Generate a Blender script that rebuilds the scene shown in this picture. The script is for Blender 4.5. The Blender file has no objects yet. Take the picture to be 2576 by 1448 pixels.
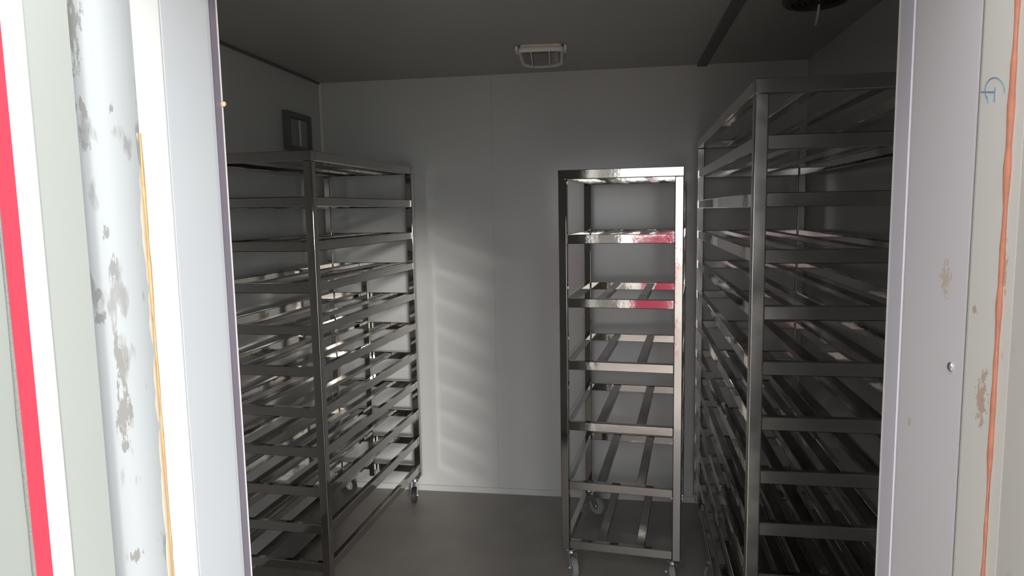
import bpy, bmesh, math, random
from mathutils import Vector, Matrix
random.seed(7)
scn = bpy.context.scene
COL = scn.collection

# ------------------------------------------------------------------ camera, sky, light, exposure
PITCH, YAW, ROLL, FPX, CAM_Z = 0.11067, 0.15737, 0.0177, 1734.0, 1.65
def cam_axes():
    cy, sy, cp, sp = math.cos(YAW), math.sin(YAW), math.cos(PITCH), math.sin(PITCH)
    f = Vector((-sy*cp, cy*cp, -sp)); r = Vector((cy, sy, 0)); u = r.cross(f)
    c, s = math.cos(ROLL), math.sin(ROLL)
    return c*r - s*u, s*r + c*u, f
RX, UP, FW = cam_axes()
cd = bpy.data.cameras.new('camera'); cam = bpy.data.objects.new('camera', cd); COL.objects.link(cam)
cd.sensor_fit = 'HORIZONTAL'; cd.sensor_width = 36.0; cd.lens = FPX/2576*36.0
cd.clip_start = 0.02; cd.clip_end = 200
cam.matrix_world = Matrix(((RX.x, UP.x, -FW.x, 0), (RX.y, UP.y, -FW.y, 0), (RX.z, UP.z, -FW.z, CAM_Z), (0, 0, 0, 1)))
scn.camera = cam

w = bpy.data.worlds.new('sky'); scn.world = w; w.use_nodes = True
bg = w.node_tree.nodes['Background']
bg.inputs[0].default_value = (0.97, 0.98, 1.0, 1); bg.inputs[1].default_value = 3.5

# hazy low sun, behind the camera and to the right
sl = bpy.data.lights.new('hazy_sun', 'SUN'); sl.energy = 1.6; sl.angle = math.radians(8); sl.color = (1.0, 0.97, 0.91)
so = bpy.data.objects.new('hazy_sun', sl); COL.objects.link(so)
SUN_AZ, SUN_EL = math.radians(22), math.radians(10)
so.rotation_euler = Vector((-math.sin(SUN_AZ)*math.cos(SUN_EL), math.cos(SUN_AZ)*math.cos(SUN_EL), -math.sin(SUN_EL))).to_track_quat('-Z', 'Y').to_euler()
so.location = (2, -6, 4)

# the doorway is an open portal for the daylight
pl = bpy.data.lights.new('doorway_portal', 'AREA'); pl.shape = 'RECTANGLE'; pl.size = 1.0; pl.size_y = 2.0
pl.cycles.is_portal = True
po = bpy.data.objects.new('doorway_portal', pl); COL.objects.link(po)
po.location = (-0.13, 1.04, 1.0); po.rotation_euler = (math.radians(90), 0, 0)

vs = scn.view_settings
scn.display_settings.display_device = 'sRGB'
vs.view_transform = 'Standard'; vs.look = 'None'; vs.exposure = 0.0; vs.gamma = 1.0; vs.use_curve_mapping = False
scn.cycles.use_denoising = True
scn.cycles.max_bounces = 14; scn.cycles.diffuse_bounces = 8; scn.cycles.glossy_bounces = 8
scn.cycles.sample_clamp_indirect = 20.0
scn.cycles.blur_glossy = 0.0

# ------------------------------------------------------------------ materials
def nmat(name):
    m = bpy.data.materials.new(name); m.use_nodes = True
    nt = m.node_tree; return m, nt, nt.nodes['Principled BSDF']
def rgb(r, g, b):
    f = lambda v: (v/255/12.92) if v/255 <= 0.04045 else ((v/255+0.055)/1.055)**2.4
    return (f(r), f(g), f(b), 1)
def paint(name, col, rough=0.4, var=0.06, scale=6.0, spec=0.5, bump=0.0):
    m, nt, b = nmat(name)
    tc = nt.nodes.new('ShaderNodeTexCoord'); n = nt.nodes.new('ShaderNodeTexNoise')
    n.inputs['Scale'].default_value = scale; n.inputs['Detail'].default_value = 5
    nt.links.new(tc.outputs['Object'], n.inputs['Vector'])
    mx = nt.nodes.new('ShaderNodeMix'); mx.data_type = 'RGBA'
    mx.inputs[6].default_value = tuple(c*(1-var) for c in col[:3]) + (1,)
    mx.inputs[7].default_value = tuple(min(1, c*(1+var)) for c in col[:3]) + (1,)
    nt.links.new(n.outputs['Fac'], mx.inputs[0]); nt.links.new(mx.outputs[2], b.inputs['Base Color'])
    b.inputs['Roughness'].default_value = rough; b.inputs['Specular IOR Level'].default_value = spec
    if bump:
        bp = nt.nodes.new('ShaderNodeBump'); bp.inputs['Strength'].default_value = bump; bp.inputs['Distance'].default_value = 0.002
        nt.links.new(n.outputs['Fac'], bp.inputs['Height']); nt.links.new(bp.outputs[0], b.inputs['Normal'])
    return m
def steel(name, col, r0, r1, bump=0.08, scale=(3, 3, 3)):
    m, nt, b = nmat(name)
    tc = nt.nodes.new('ShaderNodeTexCoord'); mp = nt.nodes.new('ShaderNodeMapping'); mp.inputs['Scale'].default_value = scale
    n = nt.nodes.new('ShaderNodeTexNoise'); n.inputs['Scale'].default_value = 3.0; n.inputs['Detail'].default_value = 4
    gi = nt.nodes.new('ShaderNodeObjectInfo')
    ad = nt.nodes.new('ShaderNodeVectorMath'); ad.operation = 'ADD'
    nt.links.new(tc.outputs['Object'], ad.inputs[0]); nt.links.new(gi.outputs['Location'], ad.inputs[1])
    nt.links.new(ad.outputs[0], mp.inputs['Vector']); nt.links.new(mp.outputs[0], n.inputs['Vector'])
    mr = nt.nodes.new('ShaderNodeMapRange'); mr.inputs['From Min'].default_value = .3; mr.inputs['From Max'].default_value = .7
    mr.inputs['To Min'].default_value = r0; mr.inputs['To Max'].default_value = r1
    nt.links.new(n.outputs['Fac'], mr.inputs['Value']); nt.links.new(mr.outputs[0], b.inputs['Roughness'])
    b.inputs['Base Color'].default_value = col; b.inputs['Metallic'].default_value = 1.0
    bp = nt.nodes.new('ShaderNodeBump'); bp.inputs['Strength'].default_value = bump; bp.inputs['Distance'].default_value = 0.02
    nt.links.new(n.outputs['Fac'], bp.inputs['Height']); nt.links.new(bp.outputs[0], b.inputs['Normal'])
    return m

def scuffed(name, col, marks, fleck=0.0, rough=0.35, markcol=rgb(150, 150, 148), stretch=0.22, fleckmin=0.66):
    """white paint with worn grey patches: each mark is (y, z, half width, half height) on the surface"""
    m, nt, b = nmat(name)
    N = nt.nodes.new; L = nt.links.new
    tc = N('ShaderNodeTexCoord')
    n = N('ShaderNodeTexNoise'); n.inputs['Scale'].default_value = 170; n.inputs['Detail'].default_value = 6; n.inputs['Roughness'].default_value = .65
    mp = N('ShaderNodeMapping'); mp.inputs['Scale'].default_value = (1, 1, stretch)
    L(tc.outputs['Object'], mp.inputs['Vector']); L(mp.outputs[0], n.inputs['Vector'])
    sx = N('ShaderNodeSeparateXYZ'); L(tc.outputs['Object'], sx.inputs[0])
    def mth(op, a, c, cl=False):
        k = N('ShaderNodeMath'); k.operation = op; k.use_clamp = cl
        for i, v in enumerate((a, c)):
            if hasattr(v, 'links'): L(v, k.inputs[i])
            elif v is not None: k.inputs[i].default_value = v
        return k.outputs[0]
    total = None
    for (y, z, hy, hz) in marks:
        a = mth('DIVIDE', mth('SUBTRACT', sx.outputs[1], y), hy); c = mth('DIVIDE', mth('SUBTRACT', sx.outputs[2], z), hz)
        d = mth('SQRT', mth('ADD', mth('MULTIPLY', a, a), mth('MULTIPLY', c, c)), None)
        nn = mth('MULTIPLY', mth('SUBTRACT', n.outputs['Fac'], 0.5), 6.5)
        v = mth('MULTIPLY', mth('SUBTRACT', 1.0, mth('ADD', d, nn)), 5.0, True)
        total = v if total is None else mth('MAXIMUM', total, v)
    if fleck:
        n2 = N('ShaderNodeTexNoise'); n2.inputs['Scale'].default_value = 55; n2.inputs['Detail'].default_value = 7
        L(mp.outputs[0], n2.inputs['Vector'])
        n3 = N('ShaderNodeTexNoise'); n3.inputs['Scale'].default_value = 7; L(tc.outputs['Object'], n3.inputs['Vector'])
        v = mth('MULTIPLY', mth('SUBTRACT', mth('ADD', n2.outputs['Fac'], mth('MULTIPLY', mth('SUBTRACT', n3.outputs['Fac'], .5), .5)), fleckmin), 14.0, True)
        v = mth('MULTIPLY', v, fleck)
        total = v if total is None else mth('MAXIMUM', total, v)
    mx = N('ShaderNodeMix'); mx.data_type = 'RGBA'
    mx.inputs[6].default_value = col; mx.inputs[7].default_value = markcol
    if total is not None: L(total, mx.inputs[0])
    else: mx.inputs[0].default_value = 0
    L(mx.outputs[2], b.inputs['Base Color']); b.inputs['Roughness'].default_value = rough
    return m

M = {}
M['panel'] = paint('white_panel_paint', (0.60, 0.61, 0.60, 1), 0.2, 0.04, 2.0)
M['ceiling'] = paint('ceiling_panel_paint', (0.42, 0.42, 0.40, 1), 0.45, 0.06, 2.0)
M['floor'] = paint('grey_floor_coating', (0.30, 0.275, 0.25, 1), 0.42, 0.18, 5.0)
M['ground'] = paint('yard_concrete', (0.52, 0.49, 0.45, 1), 0.8, 0.15, 1.5)
M['outer'] = paint('outer_wall_render', (0.10, 0.095, 0.09, 1), 0.8, 0.2, 2.0)
M['red_outer'] = paint('red_wall_paint', (0.62, 0.09, 0.16, 1), 0.5, 0.05, 2.0)
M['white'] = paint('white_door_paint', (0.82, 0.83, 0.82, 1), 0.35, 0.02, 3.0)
M['greenwhite'] = paint('pale_green_white_sheet', (0.475, 0.505, 0.475, 1), 0.4, 0.03, 3.0)
M['bluewhite'] = paint('cool_white_sheet', (0.61, 0.64, 0.665, 1), 0.35, 0.03, 5.0)
M['lavender'] = paint('pale_grey_profile', (0.70, 0.66, 0.69, 1), 0.38, 0.03, 4.0)
M['lavender_edge'] = paint('pale_grey_edge_profile', (0.86, 0.82, 0.90, 1), 0.35, 0.02, 4.0)
M['gasket'] = paint('grey_rubber_gasket', (0.30, 0.26, 0.32, 1), 0.5, 0.08, 8.0)
M['red'] = paint('red_tape', (0.90, 0.045, 0.075, 1), 0.4, 0.03, 10.0)
M['bead'] = paint('speckled_grey_bead', (0.17, 0.175, 0.165, 1), 0.6, 0.35, 300.0)
M['rust'] = paint('orange_rust_sealant', (0.72, 0.36, 0.13, 1), 0.6, 0.35, 60.0)
M['rust_pale'] = paint('peach_rust_stain', (0.60, 0.46, 0.33, 1), 0.6, 0.12, 60.0)
M['orange'] = paint('orange_sealant', (0.55, 0.215, 0.135, 1), 0.6, 0.3, 70.0)
M['steel'] = steel('stainless_steel', (0.46, 0.44, 0.415, 1), 0.025, 0.09, 0.03)
M['satin'] = steel('satin_stainless_steel', (0.47, 0.455, 0.44, 1), 0.17, 0.27, 0.03)
M['dull'] = steel('dull_stainless_steel', (0.24, 0.23, 0.215, 1), 0.10, 0.24, 0.04)
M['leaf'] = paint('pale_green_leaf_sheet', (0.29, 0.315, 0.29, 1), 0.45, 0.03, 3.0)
M['grey'] = paint('mid_grey_plastic', (0.34, 0.35, 0.35, 1), 0.5, 0.1, 10.0)
M['zinc'] = steel('zinc_caster_steel', (0.68, 0.68, 0.67, 1), 0.25, 0.4)
M['rubber'] = paint('dark_rubber', (0.03, 0.03, 0.03, 1), 0.6, 0.2, 20.0)
M['wheel'] = paint('grey_wheel', (0.32, 0.33, 0.32, 1), 0.5, 0.1, 20.0)
M['lamp_white'] = paint('lamp_white_plastic', (0.86, 0.82, 0.75, 1), 0.4, 0.05, 10.0)
M['dark'] = paint('dark_grey_plastic', (0.045, 0.047, 0.045, 1), 0.5, 0.15, 10.0)
M['strip'] = paint('dark_ceiling_strip', (0.14, 0.14, 0.13, 1), 0.5, 0.1, 6.0)
M['ink'] = paint('blue_pen_ink', (0.16, 0.27, 0.42, 1), 0.7, 0.15, 200.0)
m, nt, b = nmat('lamp_glass'); b.inputs['Base Color'].default_value = (0.4, 0.39, 0.36, 1); b.inputs['Roughness'].default_value = 0.08
b.inputs['Transmission Weight'].default_value = 0.85; M['glass'] = m

# ------------------------------------------------------------------ helpers
def link(name, me, mat=None, parent=None):
    o = bpy.data.objects.new(name, me); COL.objects.link(o)
    if mat and not me.materials: me.materials.append(mat)
    if parent: o.parent = parent
    return o
def empty(name, loc, rz=0, **props):
    o = bpy.data.objects.new(name, None); COL.objects.link(o); o.empty_display_size = .1
    o.location = loc; o.rotation_euler = (0, 0, rz)
    for k, v in props.items(): o[k] = v
    return o
def box_bm(bm, x0, x1, y0, y1, z0, z1, bev=0.0, seg=1):
    r = bmesh.ops.create_cube(bm, size=1)
    vs_ = r['verts']
    for v in vs_:
        v.co = Vector((x0+(v.co.x+.5)*(x1-x0), y0+(v.co.y+.5)*(y1-y0), z0+(v.co.z+.5)*(z1-z0)))
    if bev:
        es = list({e for v in vs_ for e in v.link_edges})
        bmesh.ops.bevel(bm, geom=es, offset=bev, segments=seg, affect='EDGES', profile=.5)
def to_mesh(bm, name, smooth=False):
    bmesh.ops.recalc_face_normals(bm, faces=bm.faces)
    me = bpy.data.meshes.new(name); bm.to_mesh(me); bm.free()
    if smooth:
        for p in me.polygons: p.use_smooth = True
    return me
def boxes(name, lst, mat, parent=None, bev=0.0):
    bm = bmesh.new()
    for l in lst: box_bm(bm, *l, bev)
    return link(name, to_mesh(bm, name), mat, parent)
def prism(name, pts, z0, z1, mat, parent=None, bev=0.0):
    bm = bmesh.new()
    f = bm.faces.new([bm.verts.new((p[0], p[1], z0)) for p in pts])
    r = bmesh.ops.extrude_face_region(bm, geom=[f])
    for v in r['geom']:
        if isinstance(v, bmesh.types.BMVert): v.co.z = z1
    return link(name, to_mesh(bm, name), mat, parent)
def cyl_bm(bm, c, axis, r, h, seg=20, r2=None):
    q = Vector((0, 0, 1)).rotation_difference(Vector(axis)).to_matrix().to_4x4()
    bmesh.ops.create_cone(bm, cap_ends=True, segments=seg, radius1=r, radius2=r if r2 is None else r2, depth=h,
                          matrix=Matrix.Translation(c) @ q)
def tube_bm(bm, pts, r, seg=6):
    rings = []
    for i, p in enumerate(pts):
        p = Vector(p); a = Vector(pts[max(0, i-1)]); c = Vector(pts[min(len(pts)-1, i+1)])
        t = (c-a).normalized(); s = t.orthogonal().normalized()
        if rings:
            s = (prev - t*prev.dot(t)).normalized()
        prev = s; u = t.cross(s)
        rings.append([bm.verts.new(p + r*(math.cos(2*math.pi*k/seg)*s + math.sin(2*math.pi*k/seg)*u)) for k in range(seg)])
    for a, c in zip(rings, rings[1:]):
        for k in range(seg): bm.faces.new((a[k], a[(k+1) % seg], c[(k+1) % seg], c[k]))
    bm.faces.new(rings[0][::-1]); bm.faces.new(rings[-1])

# ------------------------------------------------------------------ room shell (metres; camera stands at x=0, y=0)
XL, XR, YF, YB, ZC = -1.71, 0.955, 1.05, 3.843, 2.40
S = dict(kind='structure')
def struct(o):
    o['kind'] = 'structure'; return o
struct(boxes('floor', [(XL-.1, XR+.1, 0.70, YB+.1, -.12, 0)], M['floor']))
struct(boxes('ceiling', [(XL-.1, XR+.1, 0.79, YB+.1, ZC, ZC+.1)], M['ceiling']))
struct(boxes('wall_left', [(XL-.1, XL, 0.79, YB+.1, 0, ZC)], M['panel']))
struct(boxes('wall_right', [(XR, XR+.1, 0.79, YB+.1, 0, ZC)], M['panel']))
wb = empty('wall_back', (0, YB, 0), **S)
for (a, c) in ((XL, -.7100), (-.7080, XR)):
    o = boxes('panel', [(a, c, 0, .09, 0, ZC)], M['panel'], wb, 0.0015)
boxes('panel_joint_backing', [(XL, XR, .003, .1, 0, ZC)], M['panel'], wb)
# front wall with the door opening
DL, DR, DH = -0.70, 0.44, 2.03
struct(boxes('wall_front', [(XL, DL, .79, YF-.005, 0, ZC), (DR, XR, .79, YF-.005, 0, ZC), (DL, DR, .79, YF-.005, DH, ZC)], M['panel']))
struct(boxes('baseboard_back', [(XL, XR, YB-.008, YB, 0, .035)], M['panel'], None, 0.001))
struct(boxes('trim_3', [(XL, XL+.014, YB-.014, YB, .036, ZC)], M['lamp_white'], None, .003))
struct(boxes('trim_4', [(XL, XL+.012, YF, YB-.015, ZC-.012, ZC)], M['strip'], None, .002))
struct(boxes('trim_5', [(.398, .448, YF, YB-.002, ZC-.012, ZC)], M['strip'], None, .002))
# outside: yard and two unseen slabs added for shade and red reflections
struct(boxes('ground', [(-14, 14, -16, .70, -.2, -.02)], M['ground']))
struct(boxes('wall_outer_left', [(-1.75, -1.55, -4.2, .55, -.02, 3.2)], M['outer']))  # unseen dark slab, added to keep left-hand sky off the right jamb
struct(boxes('wall_outer_red', [(-.95, -.49, -2.3, -2.15, -.02, 1.36)], M['red_outer']))  # unseen red slab, added so the steel bars reflect red

# ------------------------------------------------------------------ door frame
T1 = empty('trim_1', (-.65, .92, 0), **S)
def unpx(px, y_world):
    """x of the frame edge that the photograph shows at column px (mid height) when it stands y_world away"""
    d = FW + RX*((px-1288)/FPX)
    return d.x/d.y*y_world
def strip(name, mat, trim, pts, back, z1=2.10):
    """pts: [(column, y)...] from inside to outside; back: x of the hidden back edge"""
    q = [(unpx(px, y), y) for px, y in pts]
    poly = q + [(back, q[-1][1]), (back, q[0][1])]
    loc = trim.location
    return prism(name, [(p[0]-loc.x, p[1]-loc.y) for p in poly], 0, z1, mat, trim)
BL = -.699
strip('edge_bead', M['white'], T1, [(590, 1.062), (586, 1.058)], BL)
strip('gasket', M['gasket'], T1, [(586, 1.0575), (571, 1.037)], BL)
strip('groove', M['dark'], T1, [(566, 1.0365), (566, 1.031)], BL)
strip('reveal_panel', M['bluewhite'], T1, [(569.5, 1.0305), (562, 1.022), (453.5, .921)], BL)
strip('cover_strip', M['white'], T1, [(452, .9205), (448, .915), (380.6, .8646)], BL)
# rounded, scratched post: a quarter of a wide cylinder
x0, y0 = unpx(380, .864), .864
pts = []
for k in range(13):
    a = math.radians(82*k/12)
    pts.append((380, a))
arc = []
R = .085
for _, a in pts: arc.append((x0 - R*(1-math.cos(a)), y0 - R*math.sin(a)))
arc += [(-.76, arc[-1][1]), (-.76, y0+.0), (BL, y0)]
marks_l = []
def zpx(px, py, y):   # height of a pixel on a surface y away
    d = FW + RX*((px-1288)/FPX) - UP*((py-724)/FPX)
    return CAM_Z + d.z/d.y*y
def mark(px, py, hx, hy, tr, ysurf):
    y = ysurf; return (y-tr.location.y, zpx(px, py, y), hx, hy)
marks_l = [mark(290, 678, .0045, .016, T1, .815), mark(312, 1045, .0065, .032, T1, .815), mark(318, 1118, .004, .008, T1, .815),
           mark(308, 900, .004, .03, T1, .815), mark(262, 740, .003, .006, T1, .80), mark(268, 800, .003, .008, T1, .80),
           mark(200, 60, .008, .04, T1, .795), mark(230, 270, .004, .012, T1, .80), mark(320, 275, .003, .008, T1, .825),
           mark(245, 330, .004, .008, T1, .80), mark(340, 1400, .005, .008, T1, .815), mark(262, 360, .003, .007, T1, .80),
           mark(275, 578, .003, .012, T1, .81)]
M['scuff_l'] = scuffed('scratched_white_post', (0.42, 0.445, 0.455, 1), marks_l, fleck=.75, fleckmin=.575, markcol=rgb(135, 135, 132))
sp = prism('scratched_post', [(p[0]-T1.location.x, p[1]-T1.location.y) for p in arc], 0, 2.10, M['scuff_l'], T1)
for p in sp.data.polygons:
    if abs(p.normal.z) < .5: p.use_smooth = True
sp.data.set_sharp_from_angle(angle=math.radians(35)) if hasattr(sp.data, 'set_sharp_from_angle') else None
def wobble_bead(name, mat, trim, xf, yc, z0, z1, r, amp, seed, n=90, squash=.5):
    rnd = random.Random(seed); bm = bmesh.new(); rings = []
    wv = 1.0
    for i in range(n+1):
        z = z0 + (z1-z0)*i/n; wv = .6*wv + .4*(1 + amp*(rnd.random()*2-1)*2)
        rr = r*max(.35, wv)
        rings.append([bm.verts.new((xf - trim.location.x + rr*squash*math.cos(t), yc - trim.location.y + rr*math.sin(t), z)) for t in [k*math.pi/4 for k in range(8)]])
    for a, c in zip(rings, rings[1:]):
        for k in range(8): bm.faces.new((a[k], a[(k+1) % 8], c[(k+1) % 8], c[k]))
    bm.faces.new(rings[0][::-1]); bm.faces.new(rings[-1])
    return link(name, to_mesh(bm, name, True), mat, trim)
zr = zpx(350, 335, .864)
b1 = wobble_bead('rust_stain', M['rust_pale'], T1, x0-.0012, .8605, .3, zr, .0042, .5, 3, squash=.35)
b1['label'] = 'pale peach stain beside the rust line'
b2 = wobble_bead('rust_line', M['rust'], T1, x0+.0004, .8648, .3, zr, .0017, .35, 4, squash=.6)
b2['label'] = 'thin orange rust line down the joint'
bm = bmesh.new(); bmesh.ops.create_icosphere(bm, subdivisions=2, radius=.0045)
for v in bm.verts: v.co += Vector((random.uniform(-1, 1), random.uniform(-1, 1), random.uniform(-1, 1)))*.0008
fb = link('foam_blob', to_mesh(bm, 'foam_blob', True), M['rust_pale'], T1)
fb.location = (unpx(590, 1.06)+.001-T1.location.x, 1.06-T1.location.y, zpx(568, 262, 1.06))

T2 = empty('trim_2', (.38, .92, 0), **S)
BR = .439
strip('edge_bead', M['white'], T2, [(2232, 1.062), (2237, 1.056)], BR)
strip('edge_profile', M['lavender_edge'], T2, [(2237, 1.0555), (2268, .99), (2272, .988)], BR)
marks_r = [mark(2385, 700, .011, .016, T2, .87), mark(2290, 1060, .004, .006, T2, .95)]
M['scuff_r'] = scuffed('smudged_grey_profile', (0.72, 0.68, 0.705, 1), marks_r, 0, .38, rgb(205, 190, 170), stretch=.7)
strip('reveal_panel', M['scuff_r'], T2, [(2273.5, .9855), (2277, .98), (2431, .822)], BR)
strip('groove', M['dark'], T2, [(2436, .8215), (2436, .8175)], BR)
marks_c = [mark(2535, 690, .004, .02, T2, .757), mark(2460, 775, .004, .006, T2, .80), mark(2480, 1000, .008, .025, T2, .78)]
M['cream'] = scuffed('cream_profile_paint', (0.67, 0.65, 0.60, 1), marks_c, .35, .4, rgb(190, 165, 150), stretch=.6, fleckmin=.7)
strip('cream_strip', M['cream'], T2, [(2437, .817), (2441, .812), (2512, .762)], BR)
fp = prism('facing_panel', [(x-.38, y-.92) for x, y in ((unpx(2521, .7595), .7595), (unpx(2548, .742), .742), (unpx(2551, .7405), .7405), (unpx(2640, .66), .66), (1.05, .66), (1.05, .788), (.40, .788))], 0, 2.10, M['cream'], T2)
ob = wobble_bead('orange_sealant', M['orange'], T2, unpx(2515, .7605)+.0005, .7605, 0.3, 2.08, .0034, .45, 9, squash=.7)
ob['label'] = 'orange sealant bead with uneven edge'
bm = bmesh.new(); bmesh.ops.create_uvsphere(bm, u_segments=14, v_segments=8, radius=.0055)
rv = link('rivet', to_mesh(bm, 'rivet', True), M['zinc'], T2)
rv.location = (unpx(2402, .846)-.38, .846-.92, zpx(2402, 922, .846)); rv.scale = (.6, 1, 1)
# pen mark: a ring, a stroke and a level line drawn on the cream strip
def on_strip(px, py):
    # point on the cream strip seen at (px, py): interpolate its y between the two edges (edges lean in the picture)
    lean = -(py-724)*0.0485
    c = px - lean
    t = (c-2441)/(2512-2441); y = .812 + (.762-.812)*t
    xa, xb = unpx(2441, .812), unpx(2512, .762); x = xa + (xb-xa)*t
    return Vector((x-.0003-.38, y-.92, zpx(px, py, y)))
bm = bmesh.new()
ring = [on_strip(2499+24*math.cos(a), 230-35*math.sin(a)) for a in [math.radians(-5+ (215+0)*k/24) for k in range(25)]]
tube_bm(bm, ring, .0005, 5)
tube_bm(bm, [on_strip(2480+3*math.sin(k/3), 240+4*k) for k in range(6)], .0005, 5)
tube_bm(bm, [on_strip(2501-.3*k, 220+6*k) for k in range(7)], .0007, 5)
tube_bm(bm, [on_strip(2465+6*k, 231) for k in range(7)], .0006, 5)
pm = link('pen_mark', to_mesh(bm, 'pen_mark'), M['ink'], T2)
pm['label'] = 'blue pen ring with a stroke and a level line'

# sliding door leaf, pushed open to the left in front of the wall
D1 = empty('door_1', (-.70, .72, 0), **S)
xe = unpx(229, .768)
def loc_d(pts): return [(x+.70, y-.72) for x, y in pts]
y2 = .768*unpx(229, 1)/unpx(121, 1)     # the end face keeps one x
prism('end_face', loc_d([(xe, .768), (xe, y2), (xe-.05, y2), (xe-.05, .768)]), .02, 2.12, M['greenwhite'], D1)
c_ = [(xe+.0008, y2)]
for k in range(1, 9):
    a = math.radians(90*k/8); c_.append((xe+.0008-.011*(1-math.cos(a)), y2-.001-.010*math.sin(a)))
yl = c_[-1][1]; xw = unpx(66, yl)
c_ += [(min(xw, c_[-1][0]-.001), yl), (xe-.06, yl+.004), (xe-.06, y2)]
ws = prism('corner_strip', loc_d(c_), .02, 2.12, M['white'], D1)
for p in ws.data.polygons:
    if abs(p.normal.z) < .5: p.use_smooth = True
xr0, xr1 = xw-.0004, unpx(22, yl)
rs = prism('red_stripe', loc_d([(xr0, yl-.0006), (xr1, yl-.0006), (xr1, yl+.004), (xr0, yl+.004)]), .02, 2.12, M['red'], D1)
rs['label'] = 'bright red vertical stripe'
wobble_bead('gasket_bead', M['bead'], D1, xr1-.003, yl+.001, .02, 2.12, .0035, .2, 5, 60, .9)
prism('leaf_panel', loc_d([(xr1-.006, yl), (-1.7, yl), (-1.7, .766), (xe-.0501, .766), (xe-.0501, y2+.001), (xe-.061, y2+.001), (xe-.061, yl+.005), (xr1-.006, yl+.005)]), .02, 2.12, M['leaf'], D1)

# ------------------------------------------------------------------ trolley racks
CACHE = {}
def bar_mesh(sx, sy, sz, name, mat):
    key = (round(sx, 4), round(sy, 4), round(sz, 4), name, mat)
    if key not in CACHE:
        bm = bmesh.new(); box_bm(bm, -sx/2, sx/2, -sy/2, sy/2, -sz/2, sz/2, .0034 if name == 'post' else .0022, 3 if name == 'post' else 1)
        CACHE[key] = to_mesh(bm, name)
        if name == 'post':
            for p in CACHE[key].polygons: p.use_smooth = max(abs(p.normal.x), abs(p.normal.y), abs(p.normal.z)) < .999
        CACHE[key].materials.append(M[mat])
    return CACHE[key]
def bar(name, parent, c, s, mat='steel'):
    o = link(name, bar_mesh(*s, name, mat), None, parent); o.location = c; return o
def caster(parent, x, y, h, turn, wheel_mat):
    R_ = .046
    bm = bmesh.new()
    box_bm(bm, -.032, .032, -.032, .032, h-.005, h, .001)
    cyl_bm(bm, (0, 0, h-.013), (0, 0, 1), .022, .016, 16)
    for s in (-1, 1):   # two cheeks, tapering to the axle
        q = [(-.026, h-.02), (.026, h-.02), (.052, R_+.012), (.046, R_-.014), (.026, R_-.012)]
        a = [bm.verts.new((px, s*.0185, pz)) for px, pz in q]; c2 = [bm.verts.new((px, s*.0165, pz)) for px, pz in q]
        bm.faces.new(a); bm.faces.new(c2[::-1])
        for k in range(5): bm.faces.new((a[k], a[(k+1) % 5], c2[(k+1) % 5], c2[k]))
    box_bm(bm, -.028, .028, -.0185, .0185, h-.023, h-.019)
    f = link('caster', to_mesh(bm, 'caster'), M['zinc'], parent); f.location = (x, y, 0); f.rotation_euler = (0, 0, turn)
    bm = bmesh.new(); cyl_bm(bm, (.034, 0, R_), (0, 1, 0), R_, .026, 28)
    es = [e for e in bm.edges if abs(e.verts[0].co.y-e.verts[1].co.y) < 1e-6 and len(e.link_faces) == 2]
    bmesh.ops.bevel(bm, geom=es, offset=.004, segments=2, affect='EDGES')
    link('wheel', to_mesh(bm, 'wheel'), wheel_mat, f)
    bm = bmesh.new(); cyl_bm(bm, (.034, 0, R_), (0, 1, 0), .0075, .046, 12); link('axle', to_mesh(bm, 'axle'), M['zinc'], f)
def rack(label, x, y, rz, W, D, tops, zbot, wheel_mat, turns, mid_casters=False, braces=(), mat='steel'):
    """(x, y) is the front left corner on the floor; the depth runs back from it"""
    t, bh, bt = .036, .039, .026
    cx, cy = W/2, D/2
    c, s = math.cos(rz), math.sin(rz)
    r = empty('rack_trolley', (x + cx*c - cy*s, y + cx*s + cy*c, 0), rz, label=label, category='rack', group='stainless steel trolley racks')
    zt = tops[0]
    for sx in (-1, 1):
        for sy in (-1, 1):
            h = zt-bh-zbot
            bar('post', r, (sx*(cx-t/2), sy*(cy-t/2), zbot+h/2), (t, t, h), mat)
    for i, z in enumerate(tops):
        zc = z-bh/2
        top = i == 0
        for sy in (-1, 1):
            if top: bar('cross_bar', r, (0, sy*(cy-t/2), zc), (W, t, bh), mat)
            else: bar('cross_bar', r, (0, sy*(cy-t/2-.002), zc), (W-2*t, bt, bh), mat)
        for sx in (-1, 1):
            if top: bar('side_rail', r, (sx*(cx-t/2), 0, zc), (t, D-2*t, bh))
            else: bar('side_rail', r, (sx*(cx-t/2-.002), 0, zc), (bt, D-2*t, bh))
        for sx in (-1, 1):
            ln = D-2*t-.002 if top else D-t-bt-.004-.002
            bar('shelf_slat', r, (sx*W/6, 0, z-.013), (.040, ln, .020), 'dull')
    for (bx, z0, z1) in braces:
        bar('support_post', r, (bx-cx, cy-t-.020, (z0+z1)/2), (.030, .030, z1-z0))
    k = 0
    for sx in (-1, 1):
        for sy in ((-1, 0, 1) if mid_casters else (-1, 1)):
            caster(r, sx*(cx-.036), sy*(cy-.036) if sy else .10, zbot if sy else tops[-1]-bh, turns[k % len(turns)], wheel_mat); k += 1
    return r
rack('tall narrow-pitch steel trolley rack along the left wall, eleven levels of slats',
     -1.189-.52*math.cos(.047), 2.563+.52*math.sin(.047), -.047, .52, 1.165,
     [1.90, 1.722, 1.545, 1.377, 1.207, 1.037, .867, .699, .531, .371, .204], .142, M['rubber'], [1.2, .6, 2.2, -1.4], False, ((.235, .142, 1.336),))
rack('free-standing steel trolley rack by the back wall with seven wide-spaced levels, brightly reflecting',
     -.264, 2.965, -.105, .522, .735, [1.82, 1.546, 1.270, .995, .722, .448, .170], .128, M['wheel'], [-1.1, -.5, 1.9, -1.5])
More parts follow.
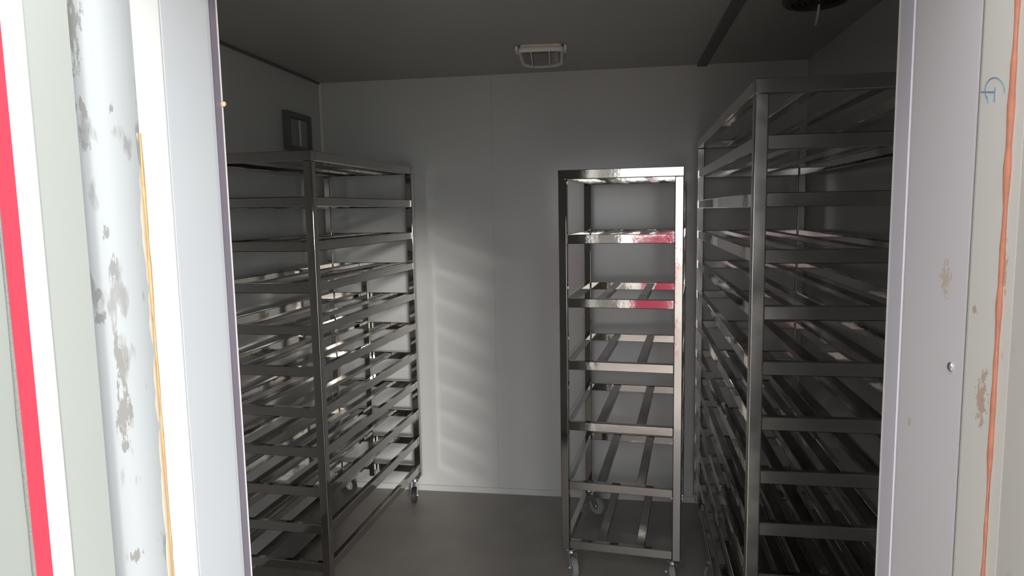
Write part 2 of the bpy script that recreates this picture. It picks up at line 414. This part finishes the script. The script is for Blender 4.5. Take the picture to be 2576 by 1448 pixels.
rack('tallest steel trolley rack along the right wall, near post close to the doorway',
     .352, 1.95, -.019, .525, 1.74, [1.988, 1.841, 1.688, 1.535, 1.380, 1.225, 1.068, .913, .760, .607, .452, .297, .165], .122, M['wheel'], [1.0, 2.0, -1.2, .4], True, (), 'satin')

# ------------------------------------------------------------------ ceiling lamp
def rrect(hx, hy, r, n=6):
    out = []
    for (sx, sy, a0) in ((1, 1, 0), (-1, 1, 90), (-1, -1, 180), (1, -1, 270)):
        for k in range(n+1):
            a = math.radians(a0 + 90*k/n); out.append((sx*(hx-r)+r*math.cos(a), sy*(hy-r)+r*math.sin(a)))
    return out
def loft(bm, loops, cap0=True, cap1=True):
    rs_ = [[bm.verts.new(p) for p in lp] for lp in loops]
    n = len(rs_[0])
    for a, c in zip(rs_, rs_[1:]):
        for k in range(n): bm.faces.new((a[k], a[(k+1) % n], c[(k+1) % n], c[k]))
    if cap0: bm.faces.new(rs_[0][::-1])
    if cap1: bm.faces.new(rs_[-1])
lamp = empty('ceiling_lamp', (-.374, 3.39, ZC), math.radians(5), label='white-rimmed bulkhead lamp with a dark glass and guard bars on the ceiling', category='lamp')
def dshape(hx, hy, rn, rf, z, n=7):
    # squared off towards the door, rounded towards the back wall
    out = []
    for (sx, sy, a0, r) in ((1, 1, 0, rf), (-1, 1, 90, rf), (-1, -1, 180, rn), (1, -1, 270, rn)):
        for k in range(n+1):
            a = math.radians(a0 + 90*k/n); out.append((sx*(hx-r)+r*math.cos(a), sy*(hy-r)+r*math.sin(a), z))
    return out
def ringloop(d, z): return dshape(.104-d, .185-d, max(.004, .022-d*.5), .085-d*.7, z)
bm = bmesh.new(); loft(bm, [ringloop(.008, 0), ringloop(.008, -.007), ringloop(.018, -.009)])
link('base', to_mesh(bm, 'base'), M['lamp_white'], lamp)
bm = bmesh.new()
loft(bm, [ringloop(.007, -.0075), ringloop(.001, -.010), ringloop(0, -.028), ringloop(.005, -.033), ringloop(.013, -.032), ringloop(.0175, -.012)], False, False)
link('rim', to_mesh(bm, 'rim', True), M['lamp_white'], lamp)
bm = bmesh.new(); loft(bm, [ringloop(.0185, -.0095), ringloop(.0185, -.0115)])
link('reflector', to_mesh(bm, 'reflector'), M['dark'], lamp)
bm = bmesh.new(); loft(bm, [ringloop(.0185, -.0125), ringloop(.0185, -.022), ringloop(.03, -.029), ringloop(.05, -.031)])
link('glass', to_mesh(bm, 'glass', True), M['glass'], lamp)
for gx in (-.045, .038):
    bm = bmesh.new(); tube_bm(bm, [(gx, -.176, -.029), (gx, -.16, -.034), (gx, -.08, -.0365), (gx, 0, -.037), (gx, .08, -.0365), (gx, .155, -.034), (gx, .174, -.029)], .0035, 6)
    link('guard_bar', to_mesh(bm, 'guard_bar', True), M['lamp_white'], lamp)
for sx in (-1, 1):
    bm = bmesh.new(); box_bm(bm, sx*.111-.0065, sx*.111+.0065, -.185, -.115, -.028, -.003, .003)
    link('clip', to_mesh(bm, 'clip'), M['lamp_white'], lamp)

# dark round ceiling vent with a pale rod, near the right rack
cv = empty('ceiling_vent', (.70, 2.74, ZC), label='dark round ceiling vent with a pale rod above the right-hand rack', category='vent')
bm = bmesh.new()
N_ = 32
def circ(r, z): return [(r*math.cos(2*math.pi*k/N_), r*math.sin(2*math.pi*k/N_), z) for k in range(N_)]
loft(bm, [circ(.115, 0), circ(.115, -.012), circ(.105, -.02), circ(.085, -.02), circ(.08, -.006)])
link('housing', to_mesh(bm, 'housing'), M['dark'], cv)
for k in range(3):
    bm = bmesh.new(); r0 = .03+.02*k
    loft(bm, [circ(r0, -.007), circ(r0, -.018), circ(r0-.006, -.018), circ(r0-.006, -.007)], False, False)
    link('ring', to_mesh(bm, 'ring'), M['dark'], cv)
bm = bmesh.new(); tube_bm(bm, [(.018, .02, -.006), (.020, .05, -.05), (.023, .085, -.075)], .005, 8)
rd = link('rod', to_mesh(bm, 'rod', True), M['lamp_white'], cv); rd['label'] = 'pale rod'

# small dark framed hatch high on the left wall
hb = empty('wall_hatch', (XL, 3.515, 2.085), label='small dark framed hatch high on the left wall above the rack', category='hatch')
boxes('frame', [(0, .03, -.14, -.105, -.10, .10), (0, .03, .105, .14, -.10, .10), (0, .03, -.105, .105, .07, .10), (0, .03, -.105, .105, -.10, -.075)], M['strip'], hb, .002)
boxes('hatch_panel', [(.002, .012, -.1045, .0, -.0745, .0695)], M['grey'], hb, .001)
boxes('sliding_pane', [(.006, .02, .004, .1045, -.0745, .0695)], M['grey'], hb, .001)
boxes('pull_bar', [(.02, .026, .004, .012, -.07, .065)], M['lamp_white'], hb, .001)
